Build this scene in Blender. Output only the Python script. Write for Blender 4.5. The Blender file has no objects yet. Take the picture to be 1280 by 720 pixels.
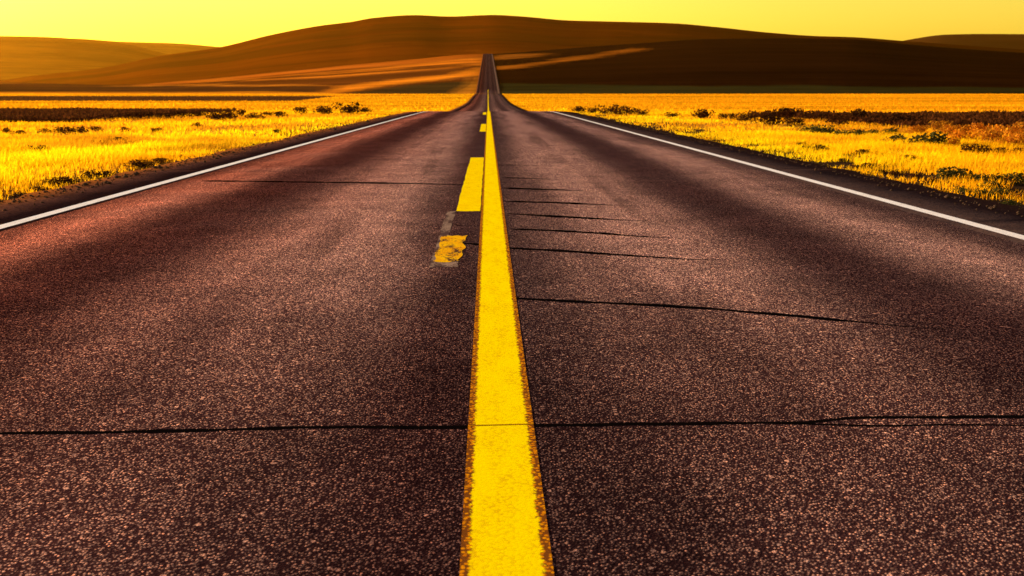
import bpy, math, random
import numpy as np
from mathutils import Vector, Matrix

random.seed(7)
rng = np.random.default_rng(11)
R = math.radians
scene = bpy.context.scene
col = scene.collection

# ------------------------------------------------------------------ camera
FPX, CX, CY = 1200.0, 640.0, 360.0          # lens in pixels of the 1280 wide photograph
PITCH = math.atan(242.5 / FPX)
YAW = math.atan(30.0 / math.hypot(FPX, 242.5))
cam_d = bpy.data.cameras.new('camera')
cam_d.sensor_width = 36.0
cam_d.lens = FPX / 1280.0 * 36.0
cam_d.clip_start = 0.05
cam_d.clip_end = 40000
cam = bpy.data.objects.new('camera', cam_d)
col.objects.link(cam)
cam.location = (0, 0, 1.0)
cam.rotation_euler = (R(90) - PITCH, 0, -YAW)
cam_d.dof.use_dof = True
cam_d.dof.focus_distance = 4.2
cam_d.dof.aperture_fstop = 7.0
scene.camera = cam
CR = np.array(cam.rotation_euler.to_matrix())   # camera to world


def ray(px, py):
    v = CR @ np.array([px - CX, CY - py, -FPX])
    return v


def ground_pt(px, py, z=0.0):
    v = ray(px, py)
    t = (z - 1.0) / v[2]
    return v[0] * t, v[1] * t


def slope_of(px, py):
    """X/Y and (z-1)/Y of the direction a photograph point is seen in."""
    v = ray(px, py)
    return v[0] / v[1], v[2] / v[1]


def project(P):
    Q = (P - np.array([0, 0, 1.0])) @ CR
    d = np.maximum(-Q[:, 2], 1e-3)
    return CX + FPX * Q[:, 0] / d, CY - FPX * Q[:, 1] / d


# ------------------------------------------------------------------ lie of the land along the road
PY = np.array([-400, 0, 40, 55, 67, 95, 123, 160, 204, 276, 344, 370, 400, 12000], float)
PZ = np.array([0, 0, 0, -.012, -.16, -.86, -1.02, -1.02, -.88, 0.08, .93, 1.06, 1.08, 1.10], float)


def pchip(xk, yk, x):
    h = np.diff(xk); d = np.diff(yk) / h
    m = np.zeros_like(yk)
    for i in range(1, len(xk) - 1):
        if d[i - 1] * d[i] > 0:
            w1, w2 = 2 * h[i] + h[i - 1], h[i] + 2 * h[i - 1]
            m[i] = (w1 + w2) / (w1 / d[i - 1] + w2 / d[i])
    m[0], m[-1] = d[0], d[-1]
    x = np.clip(np.asarray(x, float), xk[0], xk[-1])
    i = np.clip(np.searchsorted(xk, x) - 1, 0, len(xk) - 2)
    t = (x - xk[i]) / h[i]
    return ((1 + 2 * t) * (1 - t) ** 2 * yk[i] + t * (1 - t) ** 2 * h[i] * m[i]
            + t * t * (3 - 2 * t) * yk[i + 1] + t * t * (t - 1) * h[i] * m[i + 1])


def plain_z(y):
    return pchip(PY, PZ, y)


def vnoise(x, y, seed=0):
    """smooth value noise, numpy"""
    xi, yi = np.floor(x).astype(np.int64), np.floor(y).astype(np.int64)
    fx, fy = x - xi, y - yi
    fx, fy = fx * fx * (3 - 2 * fx), fy * fy * (3 - 2 * fy)

    def h(a, b):
        n = (a * 374761393 + b * 668265263 + seed * 974711) & 0x7fffffff
        n = ((n ^ (n >> 13)) * 1274126177) & 0x7fffffff
        return ((n ^ (n >> 16)) & 0xffff) / 65535.0
    return ((h(xi, yi) * (1 - fx) + h(xi + 1, yi) * fx) * (1 - fy)
            + (h(xi, yi + 1) * (1 - fx) + h(xi + 1, yi + 1) * fx) * fy)


def fbm(x, y, seed=0, o=4):
    s, a, t = 0, .5, 0
    for k in range(o):
        s = s + a * vnoise(x * 2 ** k, y * 2 ** k, seed + k * 17); t += a; a *= .5
    return s / t


# ------------------------------------------------------------------ node helpers
class NT:
    def __init__(self, name, disp=False):
        self.m = bpy.data.materials.new(name)
        self.m.use_nodes = True
        self.t = self.m.node_tree
        self.t.nodes.clear()
        self.out = self.n('ShaderNodeOutputMaterial')

    def n(self, kind, **kw):
        nd = self.t.nodes.new(kind)
        for k, v in kw.items():
            setattr(nd, k, v)
        return nd

    def l(self, a, b):
        self.t.links.new(a, b)

    def put(self, sock, v):
        if isinstance(v, bpy.types.NodeSocket):
            self.l(v, sock)
        elif v is not None:
            if sock.type == 'RGBA' and not isinstance(v, float) and len(v) == 3:
                v = (*v, 1)
            sock.default_value = v

    def math(self, op, a, b=None, c=None, clamp=False):
        nd = self.n('ShaderNodeMath', operation=op, use_clamp=clamp)
        for i, v in enumerate((a, b, c)):
            if v is not None:
                self.put(nd.inputs[i], v)
        return nd.outputs[0]

    def mix(self, f, a, b, blend='MIX'):
        nd = self.n('ShaderNodeMix', data_type='RGBA', blend_type=blend)
        self.put(nd.inputs[0], f); self.put(nd.inputs[6], a); self.put(nd.inputs[7], b)
        return nd.outputs[2]

    def smooth(self, v, a, b, o0=0.0, o1=1.0):
        nd = self.n('ShaderNodeMapRange', interpolation_type='SMOOTHSTEP')
        for i, x in enumerate((v, a, b, o0, o1)):
            self.put(nd.inputs[i], x)
        return nd.outputs[0]

    def coords(self):
        g = self.n('ShaderNodeNewGeometry')
        s = self.n('ShaderNodeSeparateXYZ'); self.l(g.outputs['Position'], s.inputs[0])
        return g.outputs['Position'], s.outputs

    def scaled(self, vec, sx, sy, sz):
        nd = self.n('ShaderNodeVectorMath', operation='MULTIPLY')
        self.l(vec, nd.inputs[0]); nd.inputs[1].default_value = (sx, sy, sz)
        return nd.outputs[0]

    def noise(self, vec, scale, detail=4, rough=.55):
        nd = self.n('ShaderNodeTexNoise')
        self.l(vec, nd.inputs['Vector'])
        nd.inputs['Scale'].default_value = scale
        nd.inputs['Detail'].default_value = detail
        nd.inputs['Roughness'].default_value = rough
        return nd.outputs[0]

    def vor(self, vec, scale, rnd=1.0):
        nd = self.n('ShaderNodeTexVoronoi')
        self.l(vec, nd.inputs['Vector'])
        nd.inputs['Scale'].default_value = scale
        nd.inputs['Randomness'].default_value = rnd
        return nd.outputs['Distance'], nd.outputs['Color']

    def bump(self, h, strength, dist):
        nd = self.n('ShaderNodeBump')
        nd.inputs['Strength'].default_value = strength
        nd.inputs['Distance'].default_value = dist
        self.l(h, nd.inputs['Height'])
        return nd.outputs[0]

    def principled(self, base, rough=.8, spec=.3, normal=None):
        p = self.n('ShaderNodeBsdfPrincipled')
        self.put(p.inputs['Base Color'], base)
        self.put(p.inputs['Roughness'], rough)
        self.put(p.inputs['Specular IOR Level'], spec)
        if normal is not None:
            self.l(normal, p.inputs['Normal'])
        self.l(p.outputs[0], self.out.inputs[0])
        return p


# ------------------------------------------------------------------ materials
def asphalt_nodes(t):
    """colour and height of chip-seal asphalt, in world metres"""
    P, xyz = t.coords()
    flat = t.scaled(P, 1, 1, 0)
    wob = t.noise(t.scaled(P, .3, .10, 0), 1.0, 3)
    x = t.math('ADD', xyz[0], t.math('MULTIPLY', t.math('SUBTRACT', wob, .5), .7))
    d1, c1 = t.vor(flat, 128.0)
    d2, c2 = t.vor(flat, 170.0)
    cs = t.n('ShaderNodeSeparateColor'); t.l(c1, cs.inputs[0])
    # chips: dark basalt, grey, a few reddish and pale ones
    ramp = t.n('ShaderNodeValToRGB')
    el = ramp.color_ramp.elements
    el[0].position, el[0].color = 0.0, (.026, .012, .014, 1)
    el[1].position, el[1].color = 1.0, (.36, .16, .12, 1)
    for p, c in ((.25, (.060, .033, .031, 1)), (.5, (.107, .058, .052, 1)), (.78, (.172, .090, .076, 1)), (.93, (.25, .125, .10, 1))):
        e = el.new(p); e.color = c
    t.l(cs.outputs[0], ramp.inputs[0])
    stone = ramp.outputs[0]
    gap = t.smooth(d1, .26, .55)
    base = t.mix(gap, stone, (.015, .006, .007))
    # scattered larger pale stones and open pits where chips were lost
    d3, c3 = t.vor(flat, 52.0)
    c3s = t.n('ShaderNodeSeparateColor'); t.l(c3, c3s.inputs[0])
    big = t.math('MULTIPLY', t.smooth(c3s.outputs[0], .94, .95), t.smooth(d3, .30, .42, 1, 0))
    base = t.mix(t.math('MULTIPLY', big, .8), base, t.mix(c3s.outputs[1], (.34, .17, .13), (.17, .10, .09)))
    pit = t.math('MULTIPLY', t.smooth(c3s.outputs[2], .90, .91), t.smooth(d3, .36, .52, 1, 0))
    base = t.mix(t.math('MULTIPLY', pit, .8), base, (.010, .004, .005))
    # wheel paths polished paler, oil strip between them darker
    def lobe(c, w):
        a = t.math('ABSOLUTE', t.math('SUBTRACT', x, c))
        return t.smooth(a, 0.0, w, 1.0, 0.0)
    tracks = t.math('ADD', t.math('ADD', lobe(-1.12, 1.0), lobe(1.05, .95)),
                    t.math('MULTIPLY', t.math('ADD', lobe(-3.15, .7), lobe(2.95, .7)), .8))
    dark = t.math('ADD', lobe(-2.25, .6), t.math('ADD', lobe(2.1, .6), lobe(-.28, .35)))
    streak = t.noise(t.scaled(P, 2.2, .16, 0), 1.0, 5)
    blot = t.noise(flat, .55, 5)
    yy = t.math('ADD', xyz[1], t.math('MULTIPLY', t.math('SUBTRACT', t.noise(flat, .8, 4), .5), 1.6))
    tracks = t.math('MULTIPLY', tracks, t.math('MULTIPLY', t.smooth(yy, 2.2, 7.0, .3, 1.0), t.smooth(xyz[1], 60, 180, 1.0, .25)))
    tr = t.math('MULTIPLY', tracks, t.smooth(streak, .25, .62, .25, 1.0))
    base = t.mix(t.math('MULTIPLY', tr, 1.3, clamp=True), base, t.mix(1.0, base, (4.9, 4.9, 4.3), 'MULTIPLY'))
    base = t.mix(t.math('MULTIPLY', dark, t.math('MULTIPLY', t.smooth(blot, .2, .6, .3, .9), t.smooth(xyz[1], 60, 180, 1.0, .25)), clamp=True), base, t.mix(1.0, base, (.80, .68, .70), 'MULTIPLY'))
    # base colour turns redder towards the left edge, mottled
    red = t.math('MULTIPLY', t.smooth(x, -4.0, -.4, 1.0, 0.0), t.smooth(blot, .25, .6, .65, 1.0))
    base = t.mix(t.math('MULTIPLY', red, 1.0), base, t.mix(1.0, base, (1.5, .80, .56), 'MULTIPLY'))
    base = t.mix(t.smooth(yy, 2.6, 5.5, 1, 0), base, t.mix(1.0, base, (.76, .68, .66), 'MULTIPLY'))  # foreground darkened in base colour, standing in for grazing sheen farther off
    base = t.mix(t.smooth(xyz[1], 368, 400), base, t.mix(1.0, base, (.50, .45, .48), 'MULTIPLY'))  # climb darkened in base colour, painting the weaker sun on its slope
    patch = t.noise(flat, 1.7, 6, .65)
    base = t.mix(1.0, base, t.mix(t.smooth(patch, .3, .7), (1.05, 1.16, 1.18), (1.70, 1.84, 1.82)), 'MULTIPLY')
    h = t.math('ADD', t.math('MULTIPLY', t.smooth(d1, .0, .7, 1, 0), 1.0),
               t.math('MULTIPLY', t.smooth(d2, .0, .7, 1, 0), .35))
    return base, h, d1, cs, P, xyz, flat


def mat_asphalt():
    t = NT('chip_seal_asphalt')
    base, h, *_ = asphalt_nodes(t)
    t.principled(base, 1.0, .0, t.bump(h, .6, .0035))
    return t.m


def mat_shoulder():
    t = NT('shoulder_asphalt')
    P, xyz = t.coords()
    flat = t.scaled(P, 1, 1, 0)
    d, c = t.vor(flat, 60)
    cs = t.n('ShaderNodeSeparateColor'); t.l(c, cs.inputs[0])
    n = t.noise(flat, 1.3, 5)
    base = t.mix(cs.outputs[0], (.016, .010, .011), (.045, .027, .026))
    base = t.mix(t.smooth(xyz[0], -1, 1, .8, 0), base, t.mix(1.0, base, (1.7, 1.1, .85), 'MULTIPLY'))
    edge = t.smooth(t.math('ADD', t.math('ABSOLUTE', xyz[0]), t.math('MULTIPLY', n, .5)), 4.45, 5.0)
    edge = t.math('MULTIPLY', edge, t.smooth(xyz[0], -1, 1, 1, .25))
    base = t.mix(edge, base, t.mix(cs.outputs[1], (.075, .022, .006), (.17, .055, .010)))
    t.principled(base, 1.0, .0, t.bump(d, .6, .006))
    return t.m


def mat_yellow(x0, x1):
    t = NT('yellow_road_paint')
    P, xyz = t.coords()
    flat = t.scaled(P, 1, 1, 0)
    d, c = t.vor(flat, 88)
    cs = t.n('ShaderNodeSeparateColor'); t.l(c, cs.inputs[0])
    wear = t.noise(t.scaled(P, 1.6, .5, 0), 7, 6, .65)
    paint = t.mix(t.smooth(wear, .35, .75), (.88, .69, .0), (.86, .62, .0))
    pit = t.math('MULTIPLY', t.smooth(d, .52, .75), t.smooth(wear, .35, .65, .06, .45))
    paint = t.mix(pit, paint, (.50, .24, .004))
    # thin over-spray along both edges: only the tops of the chips took paint
    c0, hw = (x0 + x1) / 2, (x1 - x0) / 2
    a = t.math('DIVIDE', t.math('ABSOLUTE', t.math('SUBTRACT', xyz[0], c0)), hw)
    a = t.math('ADD', a, t.math('MULTIPLY', t.math('SUBTRACT', cs.outputs[1], .5), .10))
    e = t.smooth(a, .74, .83)
    top = t.smooth(d, .32, .58)
    rim = t.mix(top, t.mix(cs.outputs[0], (.50, .15, .004), (.72, .28, .003)), (.16, .050, .008))
    base = t.mix(e, paint, rim)
    t.principled(base, .8, .0, t.bump(t.smooth(d, 0, .7, 1, 0), .06, .002))
    return t.m


def mat_paint(name, ca, cb, worn=0.0, wornc=(.05, .03, .03)):
    t = NT(name)
    P, xyz = t.coords()
    flat = t.scaled(P, 1, 1, 0)
    d, c = t.vor(flat, 88)
    n = t.noise(flat, 6, 6, .65)
    base = t.mix(t.smooth(n, .3, .7), ca, cb)
    if worn > 0:
        cs = t.n('ShaderNodeSeparateColor'); t.l(c, cs.inputs[0])
        n2 = t.math('ADD', t.noise(t.scaled(P, 1, .45, 0), 11, 5, .6), t.math('MULTIPLY', t.math('SUBTRACT', cs.outputs[0], .5), .20))
        base = t.mix(t.smooth(n2, worn - .04, worn + .05), base, wornc)
    base = t.mix(t.math('MULTIPLY', t.smooth(d, .5, .75), .25), base, wornc)
    t.principled(base, .8, .0, t.bump(t.smooth(d, 0, .7, 1, 0), .06, .002))
    return t.m


def mat_plain(name, c, rough=.7, spec=.3):
    t = NT(name)
    P, xyz = t.coords()
    n = t.noise(P, 14, 5, .6)
    base = t.mix(n, tuple(v * .7 for v in c), tuple(v * 1.3 for v in c))
    t.principled(base, rough, spec, t.bump(n, .3, .01))
    return t.m


def mat_land(name, streak_scale, amp, bump_d, bump_s=.5):
    """ground cover colour comes from the field map on the mesh, broken up by noise"""
    t = NT(name)
    P, xyz = t.coords()
    a = t.n('ShaderNodeVertexColor', layer_name='field')
    n1 = t.noise(t.scaled(P, streak_scale[0], streak_scale[1], 0), 1.0, 7, .62)
    n2 = t.noise(t.scaled(P, streak_scale[0] * 7, streak_scale[1] * 7, 0), 1.0, 5, .6)
    f = t.math('ADD', t.math('MULTIPLY', n1, .65), t.math('MULTIPLY', n2, .35))
    lo, hi = 1 - amp, 1 + amp
    base = t.mix(1.0, a.outputs[0], t.mix(t.smooth(f, .3, .7), (lo, lo * .94, lo * .9), (hi, hi * 1.03, hi)), 'MULTIPLY')
    t.principled(base, 1.0, .0, t.bump(n2, bump_s, bump_d))
    return t.m


def mat_blade(name, transl=.5):
    t = NT(name)
    a = t.n('ShaderNodeVertexColor', layer_name='field')
    d = t.n('ShaderNodeBsdfDiffuse'); t.l(a.outputs[0], d.inputs[0])
    tr = t.n('ShaderNodeBsdfTranslucent'); t.l(a.outputs[0], tr.inputs[0])
    m = t.n('ShaderNodeMixShader'); m.inputs[0].default_value = transl
    t.l(d.outputs[0], m.inputs[1]); t.l(tr.outputs[0], m.inputs[2])
    t.l(m.outputs[0], t.out.inputs[0])
    return t.m


def mat_leaf(name, a, b):
    t = NT(name)
    oi = t.n('ShaderNodeObjectInfo')
    g = t.n('ShaderNodeNewGeometry')
    base = t.mix(g.outputs['Random Per Island'], a, b)
    base = t.mix(1.0, base, t.mix(oi.outputs['Random'], (.7, .75, .8), (1.3, 1.2, 1.1)), 'MULTIPLY')
    d = t.n('ShaderNodeBsdfDiffuse'); t.l(base, d.inputs[0])
    tr = t.n('ShaderNodeBsdfTranslucent'); t.l(base, tr.inputs[0])
    m = t.n('ShaderNodeMixShader'); m.inputs[0].default_value = .3
    t.l(d.outputs[0], m.inputs[1]); t.l(tr.outputs[0], m.inputs[2])
    t.l(m.outputs[0], t.out.inputs[0])
    return t.m


# ------------------------------------------------------------------ mesh helpers
def mesh_obj(name, V, F, mat, parent=None, colr=None, smooth=True):
    me = bpy.data.meshes.new(name)
    V = np.asarray(V, np.float32)
    if isinstance(F, np.ndarray):
        n, k = F.shape
        me.vertices.add(len(V)); me.vertices.foreach_set('co', V.ravel())
        me.loops.add(n * k); me.loops.foreach_set('vertex_index', F.ravel().astype(np.int32))
        me.polygons.add(n)
        me.polygons.foreach_set('loop_start', np.arange(0, n * k, k, dtype=np.int32))
        me.polygons.foreach_set('loop_total', np.full(n, k, np.int32))
        me.update(calc_edges=True)
    else:
        me.from_pydata(V.tolist(), [], F)
    if colr is not None:
        at = me.color_attributes.new('field', 'FLOAT_COLOR', 'POINT')
        c = np.ones((len(V), 4), np.float32); c[:, :3] = colr
        at.data.foreach_set('color', c.ravel())
    me.materials.append(mat)
    if smooth:
        me.polygons.foreach_set('use_smooth', np.ones(len(me.polygons), bool))
    o = bpy.data.objects.new(name, me)
    col.objects.link(o)
    if parent is not None:
        o.parent = parent
    return o


def tag(o, label=None, cat=None, group=None, kind=None):
    if label: o['label'] = label
    if cat: o['category'] = cat
    if group: o['group'] = group
    if kind: o['kind'] = kind
    return o


def grid_faces(nr, nc):
    i = np.arange(nr * nc).reshape(nr, nc)
    return np.stack([i[:-1, :-1], i[:-1, 1:], i[1:, 1:], i[1:, :-1]], -1).reshape(-1, 4)


def inside(poly, x, y):
    r = np.zeros(x.shape, bool)
    n = len(poly)
    for i in range(n):
        x0, y0 = poly[i]; x1, y1 = poly[(i + 1) % n]
        c = ((y0 > y) != (y1 > y)) & (x < (x1 - x0) * (y - y0) / (y1 - y0 + 1e-12) + x0)
        r ^= c
    return r


# field colours (dry late summer wheat country)
SOIL = np.array([.46, .20, .018])
STRAW = np.array([.62, .30, .010])
ORANGE = np.array([.70, .285, .004])
DARK = np.array([.060, .022, .006])
GREEN = np.array([.050, .045, .008])

# ------------------------------------------------------------------ ground sheet
def sym(vals):
    v = np.array(vals); return np.concatenate([-v[::-1], v[1:]])


xs = sym(np.unique(np.concatenate([np.arange(0, 45, .6), np.geomspace(45, 420, 60), np.geomspace(420, 14000, 16)])))
ys = np.unique(np.concatenate([np.linspace(-400, 0, 12), np.arange(0, 80, .8), np.arange(80, 400, 2.2), np.geomspace(400, 12000, 16)]))
GX, GY = np.meshgrid(xs, ys)


def ground_z(x, y):
    z = plain_z(y) - .06
    off = np.clip((np.abs(x) - 5.2) / 6, 0, 1)
    return z + off * .10 * (fbm(x / 7, y / 9, 3) - .5) * np.clip(1 - (y - 50) / 60, .0, 1)


GZ = ground_z(GX, GY)
GV = np.stack([GX.ravel(), GY.ravel(), GZ.ravel()], 1)


def ground_colour(V):
    """crop or bare soil on each spot of the plain"""
    x, y = V[:, 0], V[:, 1]
    c = np.tile(SOIL, (len(V), 1))
    n = fbm(x / 6, y / 10, 5)
    c = c * (.75 + .5 * n[:, None])
    far = np.clip((y - 60) / 12, 0, 1)[:, None]
    c = c * (1 - far) + ORANGE * (.55 + .9 * fbm(x / 60, y / 9, 8))[:, None] * far
    # bare strips on the left of the road, long and parallel to the contour
    wob = 3 * (fbm(x / 40, y / 400, 9) - .5)
    s1 = (x < -46) & (y + wob > 236) & (y + wob < 302) & (x > -900)
    c[s1] = DARK * 1.2
    # faint stubble lines on the right
    s2 = (x > 25) & (np.abs(y + wob * .3 - 118 - .02 * x) < 5) & (fbm(x / 18, y / 60, 12) > .5)
    c[s2] = c[s2] * .55
    # brown dirt against the shoulder
    d = np.clip((np.abs(x) - np.where(x > 0, 6.4, 5.0) - 1.2 * (fbm(x * .8, y * .6, 79) - .5)) / 1.2, 0, 1)[:, None]
    c = np.where(y[:, None] < 90, c * d + np.array([.034, .018, .008]) * (1 - d), c)
    # dark hollows full of dead brush on both sides
    c[hollow(x, y)] = DARK * .7
    return c


def hollow(x, y):
    e = 1.6 * (fbm(x / 3, y / 6, 21) - .5)
    ra = (y + e > 29.5) & (y + e < 47) & (x > 13.2 + 2.2 * e)
    la = (y + e > 37) & (y + e < 60) & (x < -15.0 - (60 - y) * .02 + e)
    return ra | la


M_land = mat_land('dry_grassland', (.05, .25), .30, .06)
ground = mesh_obj('ground', GV, grid_faces(len(ys), len(xs)), M_land, colr=ground_colour(GV))
tag(ground, kind='structure', label='dry straw covered plain on both sides of the road')


# ------------------------------------------------------------------ hills
def hill(name, outline, y0, y1, back, zb, paint, mat, rows=70, smin=-1.1, smax=1.1, exp=1.0, step=.0012, roundtop=.12, y0f=None):
    """a ridge whose crest is seen along the outline; foot at Y=y0, crest at Y=y1, falling away to Y=back"""
    pts = sorted(slope_of(px, py) for px, py in outline)
    sk, ek = np.array([p[0] for p in pts]), np.array([p[1] for p in pts])
    s = np.concatenate([np.linspace(smin, -.58, 40), np.arange(-.578, .578, step), np.linspace(.58, smax, 40)])
    s = s[(s >= smin) & (s <= smax)]
    e = pchip(sk, ek, s)
    k = max(3, int(.008 / step)) | 1
    ker = np.hanning(k + 2)[1:-1]; ker /= ker.sum()
    e = np.convolve(np.pad(e, k // 2, mode='edge'), ker, 'valid')
    t = np.concatenate([np.linspace(0, 1, rows), np.linspace(1, 2, 18)[1:]])
    # front ramp with a rounded brow
    f = np.where(t <= 1, t ** exp, 0)
    w = roundtop
    brow = (1 - t) / w
    cap = 1 - w * .5
    f = np.where((t > 1 - w) & (t <= 1), (1 - w) ** exp + (cap - (1 - w) ** exp) * (1 - brow ** 2), np.minimum(f, cap))
    u = np.clip(t - 1, 0, 1)
    f = np.where(t > 1, cap * (1 - u * u * (3 - 2 * u)), f)
    S, T = np.meshgrid(s, t)
    Y0 = y0 if y0f is None else y0f(S)
    Y = np.where(T <= 1, Y0 + (y1 - Y0) * T, y1 + (back - y1) * (T - 1))
    Fm = np.repeat(f[:, None], len(s), 1)
    lo, hi = np.zeros(len(s)), np.full(len(s), 3000.0)
    for _ in range(40):
        m = (lo + hi) / 2
        mx = ((zb + m[None] * Fm - 1) / Y).max(0)
        hi = np.where(mx > e, m, hi); lo = np.where(mx > e, lo, m)
    H = (lo + hi) / 2
    Z = zb + H[None] * Fm
    # sunk edge so the foot never shows a gap
    Z[0] -= .15
    V = np.stack([(S * Y).ravel(), Y.ravel(), Z.ravel()], 1)
    px, py = project(V)
    c = paint(V, px, py)
    o = mesh_obj(name, V, grid_faces(len(t), len(s)), mat, colr=c)
    tag(o, kind='structure')
    return o, (s, t, H, f, zb, y0, y1)


def soft(poly, x, y):
    m = 0
    offs = [(-12, -.5), (-7, .4), (-3, -.2), (0, .7), (0, 0), (3, -.7), (7, .2), (10, .5), (14, -.1)]
    for dx, dy in offs:
        m = m + inside(poly, x + dx, y + dy)
    return m / len(offs)


def lay(c, m, colr, k=1.0):
    if m.dtype != bool:
        q = (m * k)[:, None]
        c[:] = c * (1 - q) + np.asarray(colr) * q
        return
    c[m] = c[m] * (1 - k) + np.asarray(colr) * k


# near ridge that carries the road over its shoulder
B_OUT = [(-900, 96), (-300, 100), (0, 103), (144, 106), (253, 99), (361, 88.5), (440, 81), (530, 73), (580, 68.5), (612, 67.5),
         (640, 66), (690, 62), (740, 58), (800, 54), (840, 51.2), (887, 48.8), (984, 48), (1057, 48.8), (1140, 56), (1201, 61),
         (1280, 66), (1700, 84), (2300, 95)]
B_Y0, B_Y1 = 372.0, 1010.0


def paint_b(V, px, py):
    n = fbm(V[:, 0] / 70, V[:, 1] / 70, 31)
    jx, jy = px + 24 * (n - .5), py + 4.5 * (fbm(V[:, 0] / 45, V[:, 1] / 25, 33) - .5)
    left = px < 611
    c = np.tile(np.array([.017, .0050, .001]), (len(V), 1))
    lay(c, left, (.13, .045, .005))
    for poly, cc, k in (
        ([(150, 108), (253, 99), (361, 88.5), (440, 81), (606, 64), (606, 70), (440, 86), (361, 93), (253, 103)], (.50, .15, .008), .8),
        ([(230, 103), (330, 97), (420, 90), (520, 80), (606, 71), (606, 81), (520, 89), (420, 97), (330, 101)], (.64, .22, .010), .95),
        ([(220, 105), (420, 92), (520, 84), (600, 78), (600, 80), (520, 87), (420, 95)], (.06, .022, .004), .9),
        ([(398, 116), (430, 109), (500, 100), (560, 94), (606, 84), (606, 93), (560, 99), (500, 106), (445, 113), (420, 117)], (.74, .27, .010), 1),
        ([(-900, 95), (300, 95), (180, 104), (-900, 104)], (.36, .135, .010), .8),
        ([(-900, 104.5), (140, 104.5), (180, 107), (-900, 110)], (.075, .028, .006), .9),
        ([(140, 107.2), (270, 105.6), (410, 106.6), (430, 107.6), (410, 108.4), (270, 107.6), (140, 109)], (.5, .2, .012), .8),
        ([(-900, 109.5), (140, 108.5), (270, 108), (415, 108.6), (398, 116), (-900, 115)], (.07, .030, .006), .95),
        ([(-900, 114.6), (300, 115), (420, 116), (420, 119), (-900, 119)], (.62, .26, .010), 1),
        ([(440, 115), (500, 109), (560, 103), (597, 101), (597, 118), (440, 118)], (.052, .036, .007), 1),
        ([(575, 112), (590, 104), (600, 96), (603, 96), (601, 118), (575, 118)], (.55, .24, .012), .9),
    ):
        lay(c, left * soft(poly, jx, jy), cc, k)
    right = ~left
    for poly, cc, k in (
        ([(616, 84), (680, 78), (740, 70), (806, 59.5), (806, 62), (760, 69), (700, 78.5), (650, 85), (616, 88)], (.40, .115, .008), .8),
        ([(616, 68), (660, 68), (690, 67), (660, 72), (616, 75)], (.30, .09, .008), .7),
        ([(616, 104), (880, 107), (1300, 109), (2400, 109), (2400, 118), (616, 118)], (.030, .027, .006), .8),
    ):
        lay(c, right * soft(poly, jx, jy), cc, k)
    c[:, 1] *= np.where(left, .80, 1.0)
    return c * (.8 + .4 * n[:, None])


M_ridge = mat_land('ridge_fields', (.004, .025), .5, 1.0, .25)
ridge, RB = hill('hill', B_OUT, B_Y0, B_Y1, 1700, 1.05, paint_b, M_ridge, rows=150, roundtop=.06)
ridge['label'] = 'striped field ridge the road climbs, dark brown on its right'

# big hill behind
A_OUT = [(-900, 110), (-200, 108), (0, 100), (47, 94), (126, 85), (199, 70), (271, 59.6), (343, 42.6), (400, 32), (440, 27), (465, 22.5), (519, 18.8),
         (562, 20.5), (617, 18.6), (653, 20.5), (711, 25.5), (761, 26.8), (840, 29), (894, 33.6), (959, 40.5), (1021, 45), (1064, 46.3),
         (1140, 52), (1280, 62), (1700, 90), (2300, 105)]


def paint_a(V, px, py):
    n = fbm(V[:, 0] / 260, V[:, 1] / 260, 41)
    st = fbm(V[:, 0] / 900 + V[:, 1] / 500, V[:, 1] / 120, 43)
    c = np.tile(np.array([.150, .028, .001]), (len(V), 1))
    lay(c, st > .58, (.085, .022, .001), .6)
    lay(c, st < .40, (.21, .046, .002), .5)
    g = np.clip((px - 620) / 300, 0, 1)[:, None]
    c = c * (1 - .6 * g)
    return c * (.8 + .4 * n[:, None])


M_far = mat_land('far_hill_grass', (.0012, .008), .38, 4.0, .35)
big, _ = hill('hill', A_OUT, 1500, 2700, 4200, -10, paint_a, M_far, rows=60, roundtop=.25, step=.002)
big['label'] = 'broad smooth brown hill behind the end of the road'

C_OUT = [(-900, 60), (-300, 46), (0, 45), (60, 46.3), (100, 49), (150, 54), (202, 66), (260, 80), (340, 100), (500, 112), (2300, 116)]
C2_OUT = [(-900, 70), (-100, 55), (0, 49), (87, 48), (152, 52), (217, 54), (267, 58), (340, 68), (460, 90), (700, 112), (2300, 116)]
D_OUT = [(-900, 116), (800, 112), (1000, 80), (1090, 60), (1140, 48.8), (1183, 43.2), (1230, 42.4), (1280, 42.6), (1500, 44), (1900, 60), (2300, 80)]


def flatpaint(base, seed):
    def f(V, px, py):
        n = fbm(V[:, 0] / 400, V[:, 1] / 400, seed)
        return np.array(base)[None] * (.8 + .4 * n[:, None])
    return f


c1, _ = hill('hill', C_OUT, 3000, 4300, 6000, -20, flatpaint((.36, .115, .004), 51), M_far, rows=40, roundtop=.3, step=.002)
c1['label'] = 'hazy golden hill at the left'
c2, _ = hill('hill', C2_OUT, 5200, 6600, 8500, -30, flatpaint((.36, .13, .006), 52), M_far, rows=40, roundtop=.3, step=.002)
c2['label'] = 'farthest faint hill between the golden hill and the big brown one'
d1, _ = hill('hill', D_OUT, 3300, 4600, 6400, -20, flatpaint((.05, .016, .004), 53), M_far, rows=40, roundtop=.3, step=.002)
d1['label'] = 'low dark hill at the far right'


# height of the road line: plain, then the ridge
def ridge_z(y):
    s, t, H, f, zb, y0, y1 = RB
    h = np.interp(0.0, s, H)
    tt = np.where(y <= y1, (y - y0) / (y1 - y0), 1 + (y - y1) / (1700 - y1))
    return zb + h * np.interp(tt, t, f)


def road_z(y):
    y = np.asarray(y, float)
    return np.where(y > B_Y0 + 2, np.maximum(ridge_z(y) + .35 * np.clip((y - B_Y0) / 30, 0, 1), plain_z(y)), plain_z(y))


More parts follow.
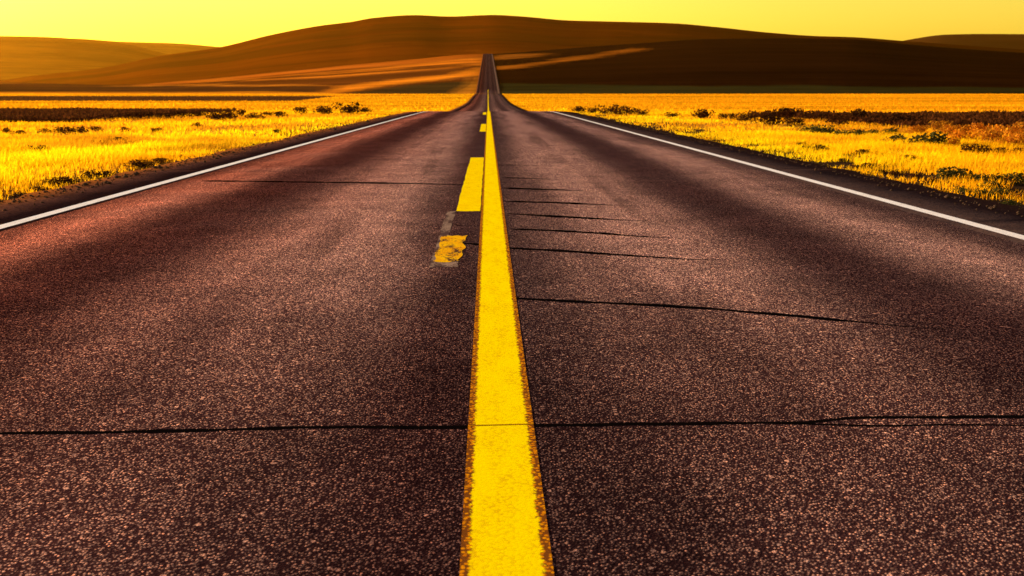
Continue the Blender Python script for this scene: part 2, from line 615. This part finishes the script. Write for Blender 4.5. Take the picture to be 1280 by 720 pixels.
RY = np.unique(np.concatenate([np.linspace(-30, 0, 12), np.arange(0, 20, .5), np.arange(20, 130, 1.0), np.arange(130, 372, 3), np.arange(372, 420, 2), np.arange(420, 1040, 6)]))


def strip(name, x0, x1, dz, mat, parent=None, ya=-30, yb=1040, side=.0, nx=2, ragged=0.0, seed=1):
    y = RY[(RY > ya) & (RY < yb)]
    y = np.concatenate([[ya], y, [yb]])
    if ragged:
        y = np.unique(np.concatenate([y, np.arange(max(ya, 2), min(yb, 90), .22)]))
    z = road_z(y) + dz
    X = np.linspace(x0, x1, nx)
    rows = []
    a = ragged * (fbm(y * 1.1, y * 0 + seed, seed) - .5) if ragged else 0 * y
    for k, x in enumerate(X):
        zz = z
        xx = x + (a if (ragged and abs(x) == np.abs(X).max()) else 0 * y)
        rows.append(np.stack([xx, y, zz], 1))
    if side:
        l, r = rows[0].copy(), rows[-1].copy()
        l[:, 2] -= side; r[:, 2] -= side; l[:, 0] -= .05; r[:, 0] += .05
        rows = [l] + rows + [r]
    V = np.stack(rows, 1).reshape(-1, 3)
    return mesh_obj(name, V, grid_faces(len(y), len(rows)), mat, parent, smooth=False)


M_asph = mat_asphalt()
M_sh = mat_shoulder()
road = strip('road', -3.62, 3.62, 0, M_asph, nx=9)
tag(road, 'straight worn two lane asphalt road running to the hills', kind='structure')
shr = strip('road_shoulder', 3.62, 4.78, -.001, M_sh, side=.12, ragged=.35, seed=4)
shl = strip('road_shoulder', -4.70, -3.62, -.001, M_sh, side=.12, ragged=.30, seed=9)
tag(shr, 'dark narrow road shoulder outside the right white line', kind='structure')
tag(shl, 'reddish narrow road shoulder outside the left white line', kind='structure')

# --- painted lines
XL, XR = ground_pt(574, 720)[0], ground_pt(693, 720)[0]
M_yel = mat_yellow(XL, XR)
strip('centre_line', XL, XR, .0016, M_yel, road, yb=395)['label'] = 'solid yellow line with orange frayed edges'
M_white = mat_paint('white_road_paint', (.82, .80, .80), (.74, .70, .69), .73, (.20, .15, .14))
ew = .115
xl = (ground_pt(0, 284)[0] + ground_pt(400, 174.8)[0]) / 2
xr = (ground_pt(1280, 298)[0] + ground_pt(900, 195)[0]) / 2
strip('edge_line', xl - ew / 2, xl + ew / 2, .0016, M_white, road, yb=72)['label'] = 'white line along the left shoulder'
strip('edge_line', xr - ew / 2, xr + ew / 2, .0016, M_white, road, yb=72)['label'] = 'white line along the right shoulder'
strip('edge_line', 3.75, 4.5, .02, mat_paint('pale_gravel_edge', (.20, .12, .08), (.12, .07, .05)), road, ya=374, yb=960)['label'] = 'pale far edge line on the climb'
print('edge lines', xl, xr, 'centre', XL, XR)

M_dash = mat_paint('yellow_dash_paint', (.88, .69, .0), (.84, .58, .0), .70, (.45, .18, .010))
M_worn = mat_paint('worn_dash_paint', (.86, .50, .003), (.70, .28, .006), .575, (.09, .04, .02))
M_ghost = mat_paint('scraped_dash_paint', (.30, .20, .15), (.18, .12, .09), .49, (.075, .042, .036))


def patch(name, x0, x1, ya, yb, dz, mat, seed, amp, n=26, parent=None):
    """a paint patch on the road with uneven edges"""
    parent = parent or road
    y = np.linspace(ya, yb, n)
    a = x0 + amp * (fbm(y * 6, y * 0 + seed, seed, 3) - .5)
    b = x1 + amp * (fbm(y * 6, y * 0 + seed + 50, seed + 5, 3) - .5)
    xs_ = np.linspace(0, 1, 6)
    V = []
    for i in range(n):
        for k in xs_:
            x = a[i] + (b[i] - a[i]) * k
            ey = 0
            if i in (0, n - 1):
                ey = amp * 1.2 * (vnoise(np.array(x * 40.), np.array(seed + i * 3.), seed) - .5)
            V.append((x, y[i] + ey, float(road_z(y[i])) + dz))
    return mesh_obj(name, V, grid_faces(n, 6), mat, parent, smooth=False)


def yat(py):
    return ground_pt(610, py)[1]


def xat(px, py):
    return ground_pt(px, py)[0]


patch('lane_dash', xat(570, 264), xat(570, 264) + .212, yat(264), yat(197), .0016, M_dash, 3, .016)['label'] = 'full yellow dash beside the solid line'
patch('lane_dash', xat(600.5, 160) - .0, xat(600.5, 160) + .17, yat(164.5), yat(155), .0016, M_dash, 5, .02)['label'] = 'small far yellow dash'
patch('lane_dash', -.27, -.09, 48.5, 55, .0016, M_dash, 6, .02)['label'] = 'farthest yellow dash near the crest'
p0 = patch('lane_dash', xat(541, 327), xat(576, 327), yat(327), yat(295), .0020, M_worn, 7, .055)
p0['label'] = 'chipped orange stub of an old dash'
patch('scraped_paint', xat(537, 333), xat(573, 333), yat(334), yat(327), .0012, M_ghost, 8, .02)
patch('scraped_paint', xat(541, 327) - .015, xat(541, 327) + .055, yat(327), yat(264), .0012, M_ghost, 10, .02)

# --- tar seams across the lanes
M_tar = mat_plain('tar_seam', (.003, .002, .002), 1.0, .0)
M_tarbrown = mat_plain('tar_on_paint', (.34, .15, .005), 1.0, .0)
SEAM_W = []


def seam(pts, w, seed, dz=.0007, mat=M_tar, taper=True, jit=.012):
    g = [ground_pt(px, py) for px, py in pts]
    X = np.array([p[0] for p in g]); Y = np.array([p[1] for p in g])
    n = max(12, int((X[-1] - X[0]) / .05))
    x = np.linspace(X[0], X[-1], n)
    y = np.interp(x, X, Y) + jit * 4 * (fbm(x * 2.1, x * 0 + seed, seed, 5) - .5) + jit * .5 * (fbm(x * 19, x * 0 + seed, seed + 3, 3) - .5)
    ww = w * (.45 + 1.1 * fbm(x * 9, x * 0 + seed, seed + 7, 4))
    if taper:
        q = np.clip(np.minimum((x - x[0]) / .12, (x[-1] - x) / .5), .2, 1)
        ww = ww * q
    z = road_z(y) + dz
    V = np.concatenate([np.stack([x, y - ww / 2, z], 1), np.stack([x, y + ww / 2, z], 1)])
    F = np.array([[i, i + 1, n + i + 1, n + i] for i in range(n - 1)])
    return mesh_obj('tar_seam', V, F, mat, road, smooth=False)


seam([(-300, 545), (0, 541.5), (300, 537), (585, 532.5), (670, 530.5), (900, 529), (1010, 530), (1060, 524.5), (1280, 521.5), (1600, 518)], .024, 1, taper=False)
seam([(960, 530), (1080, 531.5), (1200, 532), (1500, 532)], .012, 2)
seam([(588, 532.6), (667, 530.6)], .007, 1, .0024, M_tarbrown, False, 0)
seam([(585, 369.5), (650, 373), (780, 380), (900, 387), (1010, 396), (1130, 408), (1180, 411)], .055, 3)
seam([(572, 303.5), (600, 305.5), (635, 310), (700, 314), (780, 319), (862, 324), (900, 325)], .085, 4)
seam([(636, 286), (700, 288.5), (760, 292), (806, 296), (850, 298)], .095, 5)
seam([(560, 281), (600, 283)], .07, 6)
seam([(632, 267), (700, 271), (772, 275), (810, 276)], .12, 7)
seam([(630, 251.5), (690, 253), (752, 256), (790, 258)], .13, 8)
seam([(626, 235), (660, 236), (714, 238), (750, 239)], .15, 9)
seam([(250, 226), (330, 227), (450, 228.5), (600, 231)], .15, 10)
seam([(626, 222), (660, 223), (705, 225)], .15, 11)
seam([(624, 206), (700, 207)], .08, 12)

# ------------------------------------------------------------------ grass, as ground cover
M_blade = mat_blade('dry_grass_blades', .5)


def blades(name, x, y, h, w, cols, lean=.35, seed=0):
    r = np.random.default_rng(seed)
    n = len(x)
    z = ground_z(x, y) - .01
    on_ridge = y > B_Y0
    a = r.uniform(0, 2 * np.pi, n)
    dx, dy = np.cos(a), np.sin(a)
    la = r.uniform(0, 2 * np.pi, n); lm = h * lean * r.uniform(.2, 1.2, n)
    lx, ly = np.cos(la) * lm + h * .10, np.sin(la) * lm
    b = np.stack([x, y, z], 1)
    side = np.stack([dx * w / 2, dy * w / 2, 0 * w], 1)
    mid = b + np.stack([lx * .35, ly * .35, h * .6], 1)
    tip = b + np.stack([lx, ly, h], 1)
    V = np.stack([b - side, b + side, mid + side * .75, mid - side * .75, tip + side * .12, tip - side * .12], 1).reshape(-1, 3)
    i = np.arange(n) * 6
    F = np.concatenate([np.stack([i, i + 1, i + 2, i + 3], 1), np.stack([i + 3, i + 2, i + 4, i + 5], 1)])
    o = mesh_obj(name, V, F, M_blade, colr=np.repeat(cols, 6, 0), smooth=False)
    return o


def scatter(n, xr_, yr_, seed):
    r = np.random.default_rng(seed)
    return r.uniform(*xr_, n), r.uniform(*yr_, n), r


def blade_colours(x, y, r):
    k = fbm(x / 2.5, y / 5, 61)[:, None]
    k = np.clip((k - .3) / .4, 0, 1) * np.clip(1.3 - (np.abs(x) - 5) / 6.5, .12, 1)[:, None]
    c = np.array([.92, .64, .004]) * k + np.array([.88, .40, .004]) * (1 - k)
    m = np.clip((fbm(x / 3.5, y / 2.2, 63) - .50) / .12, 0, 1)[:, None] * .8
    c = c * (1 - m) + np.array([.52, .19, .006]) * m
    return c * r.uniform(.75, 1.15, (len(x), 1))


def verge(n, xr_, yr_, seed, hbase, wbase, name):
    x, y, r = scatter(n, xr_, yr_, seed)
    ax = np.abs(x)
    e = .95 * (fbm(y * .75, x * 0 + np.sign(x), 71, 4) - .5)
    # thin near the shoulder, patchy clumps
    edge = np.where(x > 0, 4.90, 4.72) + e
    fr = np.clip((ax - edge) / 1.2, 0, 1)
    clump = fbm(x * 1.2, y * .8, 73)
    keep = (ax > edge) & (r.uniform(0, 1, n) < .25 + .75 * np.clip((clump - .22) * 3, 0, 1) * (.55 + .45 * fr))
    keep &= ~hollow(x, y)
    # russet belt on the right before the hollow
    belt = (x > 13 + .25 * (y - 24)) & (y > 19) & (y < 31)
    keep &= ~(belt & (r.uniform(0, 1, n) < .55))
    # open bare spots on the right bank close to the shoulder
    bare = (x > 0) & (ax < edge + 1.6) & (fbm(x * 1.6, y * .9, 77) < .41)
    keep &= ~bare
    x, y = x[keep], y[keep]; n = len(x)
    h = hbase * r.uniform(.45, 1.25, n) * (.55 + .9 * clump[keep]) * (.5 + .5 * fr[keep])
    c = blade_colours(x, y, r)
    b2 = belt[keep]
    c[b2] = np.array([.55, .20, .012]) * r.uniform(.6, 1.2, (b2.sum(), 1))
    return blades(name, x, y, h, wbase * r.uniform(.6, 1.4, n), c, .5, seed + 1)


GR = []
GR.append(verge(330000, (-24, -4.4), (1, 24), 101, .125, .010, 'dry_grass'))
GR.append(verge(150000, (-46, -4.4), (24, 66), 102, .11, .026, 'dry_grass'))
GR.append(verge(330000, (4.6, 25), (1, 26), 103, .11, .010, 'dry_grass'))
GR.append(verge(160000, (4.6, 48), (26, 66), 104, .09, .026, 'dry_grass'))
for o, lb in zip(GR, ('bright yellow dry grass close by on the left verge', 'yellow dry grass farther along the left verge',
                      'bright yellow dry grass close by on the right verge', 'yellow dry grass farther along the right verge')):
    tag(o, lb, 'grass', kind='stuff')
# standing straw over the plain
x, y, r = scatter(150000, (-330, 330), (62, 372), 110)
fade = np.abs(x) < y * .62 + 15
keep = fade & (np.abs(x) > 4.9 + .5 * r.uniform(0, 1, len(x)))
wob = 3 * (fbm(x / 40, y / 400, 9) - .5)
strip_m = ((x < -46) & (y + wob > 236) & (y + wob < 302))[keep]
x, y = x[keep], y[keep]
cc = (ORANGE * 1.05) * (.45 + 1.05 * fbm(x / 60, y / 9, 8))[:, None] * r.uniform(.85, 1.15, (len(x), 1))
cc[strip_m] = DARK * r.uniform(.7, 1.3, (strip_m.sum(), 1))
cc[:, 1] *= 1.0 + .25 * np.clip(1 - np.abs(x) / 40, 0, 1)
o = blades('straw_field', x, y, .20 * r.uniform(.6, 1.2, len(x)), .12 * r.uniform(.6, 1.6, len(x)), cc, .4, 111)
tag(o, 'orange straw field filling the plain below the hills', 'field', kind='stuff')

# loose stones along the broken edge of both shoulders
r = np.random.default_rng(400)
n = 5200
sg = np.where(r.uniform(0, 1, n) < .5, -1.0, 1.0)
gy = 4 + 42 * r.uniform(0, 1, n) ** 1.6
gx = sg * (np.where(sg > 0, 4.72, 4.60) + r.normal(0, .16, n))
gs = r.uniform(.006, .020, n) * np.where(r.uniform(0, 1, n) < .06, 2.2, 1)
gz = np.where(np.abs(gx) < 4.62, road_z(gy), ground_z(gx, gy) + .03) + gs * .3
oc = np.array([(1, 0, 0), (0, 1, 0), (-1, 0, 0), (0, -1, 0), (0, 0, .7), (0, 0, -.7)], float)
V = np.stack([gx, gy, gz], 1)[:, None, :] + oc[None] * gs[:, None, None] * r.uniform(.6, 1.3, (n, 6, 1))
F = np.array([(0, 1, 4), (1, 2, 4), (2, 3, 4), (3, 0, 4), (1, 0, 5), (2, 1, 5), (3, 2, 5), (0, 3, 5)])
F = (np.arange(n)[:, None, None] * 6 + F[None]).reshape(-1, 3)
tag(mesh_obj('gravel', V.reshape(-1, 3), F, mat_plain('loose_gravel', (.06, .034, .022), 1.0, .0), smooth=False),
    'loose brown gravel along the broken shoulder edges', 'gravel', kind='stuff')

# dead brush filling the two hollows: a continuous mass nobody could count
def leafy(n, x, y, z, size, r):
    """small bent leaf faces: centre positions to mesh"""
    a = r.uniform(0, 2 * np.pi, n); b = r.uniform(-1.2, 1.2, n)
    u = np.stack([np.cos(a), np.sin(a), 0 * a], 1)
    v = np.stack([-np.sin(a) * np.sin(b), np.cos(a) * np.sin(b), np.cos(b)], 1)
    c = np.stack([x, y, z], 1)
    s = size[:, None]
    V = np.stack([c - u * s * .45, c + v * s * -.9, c + u * s * .45, c + v * s * .9], 1).reshape(-1, 3)
    i = np.arange(n) * 4
    return V, np.stack([i, i + 1, i + 2, i + 3], 1)


M_brush = mat_leaf('dead_brush', (.026, .009, .004), (.085, .028, .007))
M_green = mat_leaf('sage_leaves', (.030, .032, .008), (.070, .062, .014))
M_rust = mat_leaf('russet_leaves', (.34, .10, .008), (.62, .26, .014))
M_stem = mat_plain('shrub_stem', (.07, .03, .012), .9, .1)

for nm, xr_, yr_, sd, lb in (('dark_brush', (12, 48), (28, 49), 201, 'dark dead brush filling the hollow at right below the orange field'),
                             ('dark_brush', (-50, -13), (36, 61), 202, 'dark dead brush filling the hollow at left below the orange strip')):
    x, y, r = scatter(80000, xr_, yr_, sd)
    k = hollow(x, y)
    x, y = x[k], y[k]
    top = (.20 if sd == 201 else .22) * (.5 + fbm(x * .9, y * .5, sd, 4)) 
    z = ground_z(x, y) + r.uniform(0, 1, len(x)) ** .7 * top
    V, F = leafy(len(x), x, y, z, r.uniform(.05, .12, len(x)), r)
    tag(mesh_obj(nm, V, F, M_brush, smooth=False), lb, 'brush', kind='stuff')


# ------------------------------------------------------------------ shrubs, one object each
def shrub_mesh(seed, n=420, flat=.75):
    """unit shrub: about 1 wide and flat high, leaf clumps carried on several twigs"""
    r = np.random.default_rng(seed)
    k = 11
    ca = r.uniform(0, 2 * np.pi, k); cr = .36 * np.sqrt(r.uniform(0, 1, k))
    cz = flat * r.uniform(.25, .82, k) * (1 - .6 * (cr / .5) ** 2)
    C = np.stack([np.cos(ca) * cr, np.sin(ca) * cr, cz], 1)
    w = r.integers(0, k, n)
    d = r.normal(0, 1, (n, 3)); d /= np.linalg.norm(d, axis=1)[:, None]
    P = C[w] + d * (r.uniform(.2, 1, n) ** .5)[:, None] * np.array([.20, .20, .17])
    P[:, 2] = np.maximum(P[:, 2], .03)
    V, F = leafy(n, P[:, 0], P[:, 1], P[:, 2], r.uniform(.035, .075, n), r)
    sv, sf = [], []
    for c in C:
        b = np.array([c[0] * .12, c[1] * .12, -.06]); m = (b + c) / 2 + r.normal(0, .03, 3)
        for (p, q, w0, w1) in ((b, m, .016, .011), (m, c, .011, .004)):
            i = len(sv)
            for (o_, ww) in ((p, w0), (q, w1)):
                for g in range(3):
                    sv.append((o_[0] + ww * math.cos(g * 2.094), o_[1] + ww * math.sin(g * 2.094), o_[2]))
            for g in range(3):
                h = (g + 1) % 3
                sf.append((i + g, i + h, i + 3 + h, i + 3 + g))
    return V, F, sv, sf


PROTO = {}
for kind_, mat_ in (('dark', M_brush), ('green', M_green), ('rust', M_rust)):
    PROTO[kind_] = []
    for q in range(3):
        V, F, sv, sf = shrub_mesh(300 + q * 7 + len(kind_), flat=(.62, .8, .7)[q])
        me = bpy.data.meshes.new('foliage'); me.from_pydata(V.tolist(), [], F.tolist()); me.materials.append(mat_)
        ms = bpy.data.meshes.new('stem'); ms.from_pydata(sv, [], sf); ms.materials.append(M_stem)
        PROTO[kind_].append((me, ms))

srng = random.Random(5)


def shrub(kind_, px, py, wpx, label, group, hk=1.0):
    X, Y = ground_pt(px, py, -.06)
    dist = math.hypot(X, Y)
    w = wpx / FPX * dist * 2.0; hk *= .85
    me, ms = PROTO[kind_][srng.randrange(3)]
    e = bpy.data.objects.new('shrub', None); col.objects.link(e)
    e.empty_display_size = .1
    gz = float(ground_z(np.array([X]), np.array([Y]))[0])
    e.location = (X, Y, gz - .01)
    e.rotation_euler = (0, 0, srng.uniform(0, 6.28))
    e.scale = (w, w * srng.uniform(.8, 1.1), w * hk * srng.uniform(.85, 1.15))
    tag(e, label, 'shrub', group)
    for nm, m in (('foliage', me), ('stem', ms)):
        c = bpy.data.objects.new(nm, m); col.objects.link(c); c.parent = e
    return e


ORD = ['first', 'second', 'third', 'fourth', 'fifth', 'sixth', 'seventh', 'eighth', 'ninth', 'tenth', 'eleventh', 'twelfth',
       'thirteenth', 'fourteenth', 'fifteenth', 'sixteenth', 'seventeenth', 'eighteenth', 'nineteenth', 'twentieth']


def row(kind_, pts, what, group, hk=1.0, side='left'):
    for i, (px, py, w) in enumerate(sorted(pts)):
        shrub(kind_, px, py, w, f'{what}, {ORD[i]} from the left', group, hk)


row('dark', [(22, 246, 14), (50, 239, 14), (78, 231, 27), (118, 223, 24), (175, 210, 26), (199, 204, 16), (222, 198, 10)],
    'dark tuft on the left verge against the shoulder', 'dark tufts along the left shoulder', .42)
row('dark', [(8, 168, 9), (26, 172, 11), (57, 169, 9), (75, 168, 12), (99, 171, 16), (121, 166, 11), (157, 166, 10), (198, 167, 9), (246, 160, 9)],
    'small brown bush in the upper yellow grass left of the road', 'brown bushes in the upper left grass', .7)
row('dark', [(45, 189, 15), (125, 180, 11), (149, 179, 13), (163, 181, 9), (240, 174, 9), (345, 167, 9)],
    'small brown bush midway down the yellow grass left of the road', 'brown bushes midway in the left grass', .5)
row('dark', [(163, 150, 16), (184, 149, 15), (203, 150, 14), (226, 148, 12), (248, 147, 14), (269, 151, 17), (286, 150, 17), (303, 146, 12), (319, 149, 13),
             (334, 145, 11), (348, 147, 13), (377, 143, 12), (404, 143.5, 18), (433, 143, 24), (456, 141.5, 12)],
    'dark bush in the far row left of the road', 'dark bushes in the far left row', .6)
row('dark', [(724, 140, 14), (742, 141.5, 12), (760, 143, 18), (784, 144, 20), (804, 145, 14), (842, 147, 12), (878, 149, 20), (912, 151, 15), (934, 152, 18), (949, 149, 18),
             (961, 157, 24), (985, 151, 26), (990, 159, 16), (1008, 149, 18)],
    'dark bush in the far row right of the road', 'dark bushes in the far right row', .6)
row('dark', [(1026, 150, 17), (1050, 157, 22), (1073, 152, 20), (1098, 153, 14), (1121, 158, 24), (1147, 156, 18)],
    'dark bush just left of the dark hollow on the right', 'dark bushes beside the right hollow', .7)
row('green', [(1017, 168, 22), (1032, 170, 22), (1059, 172, 22), (1114, 168, 16), (1119, 179, 18), (1159, 183, 32), (1084, 169, 14)],
    'olive green bush behind the yellow strip right of the road', 'olive bushes behind the right yellow strip', .5)
row('rust', [(1150, 170, 16), (1173, 168, 18), (1190, 173, 20), (1205, 178, 20), (1222, 170, 18), (1234, 181, 20), (1252, 175, 22), (1268, 184, 20), (1278, 170, 18), (1192, 184, 14), (1290, 178, 20)],
    'russet bush below the dark hollow on the right', 'russet bushes below the right hollow', .75)
row('dark', [(1213, 187, 12), (1223, 195, 20), (1249, 194, 17), (1275, 193, 16), (1079, 195, 13), (1135, 200, 13), (999, 184, 11), (1024, 190, 17), (1006, 187, 9)],
    'brown bush standing in the yellow strip right of the road', 'brown bushes in the right yellow strip', .55)
row('green', [(1192, 226, 28), (1225, 229, 20), (1240, 238, 19), (1256, 229, 24), (1279, 232, 18), (1201, 243, 18), (1237, 247, 22), (1263, 258, 16), (1278, 268, 18)],
    'dark green clump at the right corner beside the shoulder', 'green clumps at the right corner', .55)
row('dark', [(1053, 202, 10), (1068, 212, 10), (1084, 211, 16), (1118, 219, 13), (1140, 223, 14), (1164, 230, 14), (1103, 217, 10)],
    'dark low tuft on the right verge against the shoulder', 'dark tufts along the right shoulder', .55)
row('rust', [(398, 133, 5), (411, 130.5, 4.5)],
    'thin dry bush at the edge of the left orange field', 'thin bushes by the left field', 1.6)

# ------------------------------------------------------------------ sun, sky, air
SUN_AZ, SUN_EL = R(-52), R(9.5)          # azimuth from straight ahead, minus is left
sd = Vector((math.sin(SUN_AZ) * math.cos(SUN_EL), math.cos(SUN_AZ) * math.cos(SUN_EL), math.sin(SUN_EL)))
sl = bpy.data.lights.new('sun', 'SUN')
sl.energy = 4.6; sl.angle = R(.5); sl.color = (1.0, .87, .60)
so = bpy.data.objects.new('sun', sl); col.objects.link(so)
so.rotation_euler = (-sd).to_track_quat('-Z', 'Y').to_euler()
so.location = sd * 50

w = bpy.data.worlds.new('World'); scene.world = w
w.use_nodes = True
nt = w.node_tree; nt.nodes.clear()
sky = nt.nodes.new('ShaderNodeTexSky'); sky.sky_type = 'NISHITA'
sky.sun_disc = False; sky.sun_elevation = SUN_EL; sky.sun_rotation = SUN_AZ
sky.air_density = 1.0; sky.dust_density = 1.8; sky.ozone_density = .6
tc = nt.nodes.new('ShaderNodeTexCoord')
sx = nt.nodes.new('ShaderNodeSeparateXYZ'); nt.links.new(tc.outputs['Generated'], sx.inputs[0])
mr = nt.nodes.new('ShaderNodeMapRange'); mr.interpolation_type = 'SMOOTHSTEP'
nt.links.new(sx.outputs[2], mr.inputs[0]); mr.inputs[1].default_value = .04; mr.inputs[2].default_value = .45
tint = nt.nodes.new('ShaderNodeMix'); tint.data_type = 'RGBA'
nt.links.new(mr.outputs[0], tint.inputs[0])
tint.inputs[6].default_value = (1.10, .78, .125, 1); tint.inputs[7].default_value = (.86, .57, .58, 1)
mul = nt.nodes.new('ShaderNodeMix'); mul.data_type = 'RGBA'; mul.blend_type = 'MULTIPLY'; mul.inputs[0].default_value = 1
nt.links.new(sky.outputs[0], mul.inputs[6]); nt.links.new(tint.outputs[2], mul.inputs[7])
bg = nt.nodes.new('ShaderNodeBackground'); bg.inputs[1].default_value = .12
nt.links.new(mul.outputs[2], bg.inputs[0])
ow = nt.nodes.new('ShaderNodeOutputWorld'); nt.links.new(bg.outputs[0], ow.inputs[0])

bx = [(x, y, z) for x in (-14500, 14500) for y in (-500, 12500) for z in (-45, 420)]
haze = bpy.data.meshes.new('haze')
haze.from_pydata(bx, [], [(0, 1, 3, 2), (4, 6, 7, 5), (0, 4, 5, 1), (2, 3, 7, 6), (0, 2, 6, 4), (1, 5, 7, 3)])
hz = NT('haze_air')
pv = hz.n('ShaderNodeVolumePrincipled')
pv.inputs['Color'].default_value = (1.0, .45, .02, 1)
pv.inputs['Density'].default_value = 1.8e-5
pv.inputs['Anisotropy'].default_value = .72
hz.l(pv.outputs[0], hz.out.inputs['Volume'])
haze.materials.append(hz.m)
hzo = bpy.data.objects.new('haze', haze); col.objects.link(hzo)
tag(hzo, 'warm evening haze over the whole plain', kind='stuff')

scene.view_settings.view_transform = 'Standard'
scene.view_settings.look = 'None'
scene.view_settings.gamma = 1.0
scene.view_settings.exposure = 1.45
scene.render.engine = 'CYCLES'
scene.cycles.use_denoising = True
scene.cycles.max_bounces = 5
scene.cycles.sample_clamp_indirect = 6
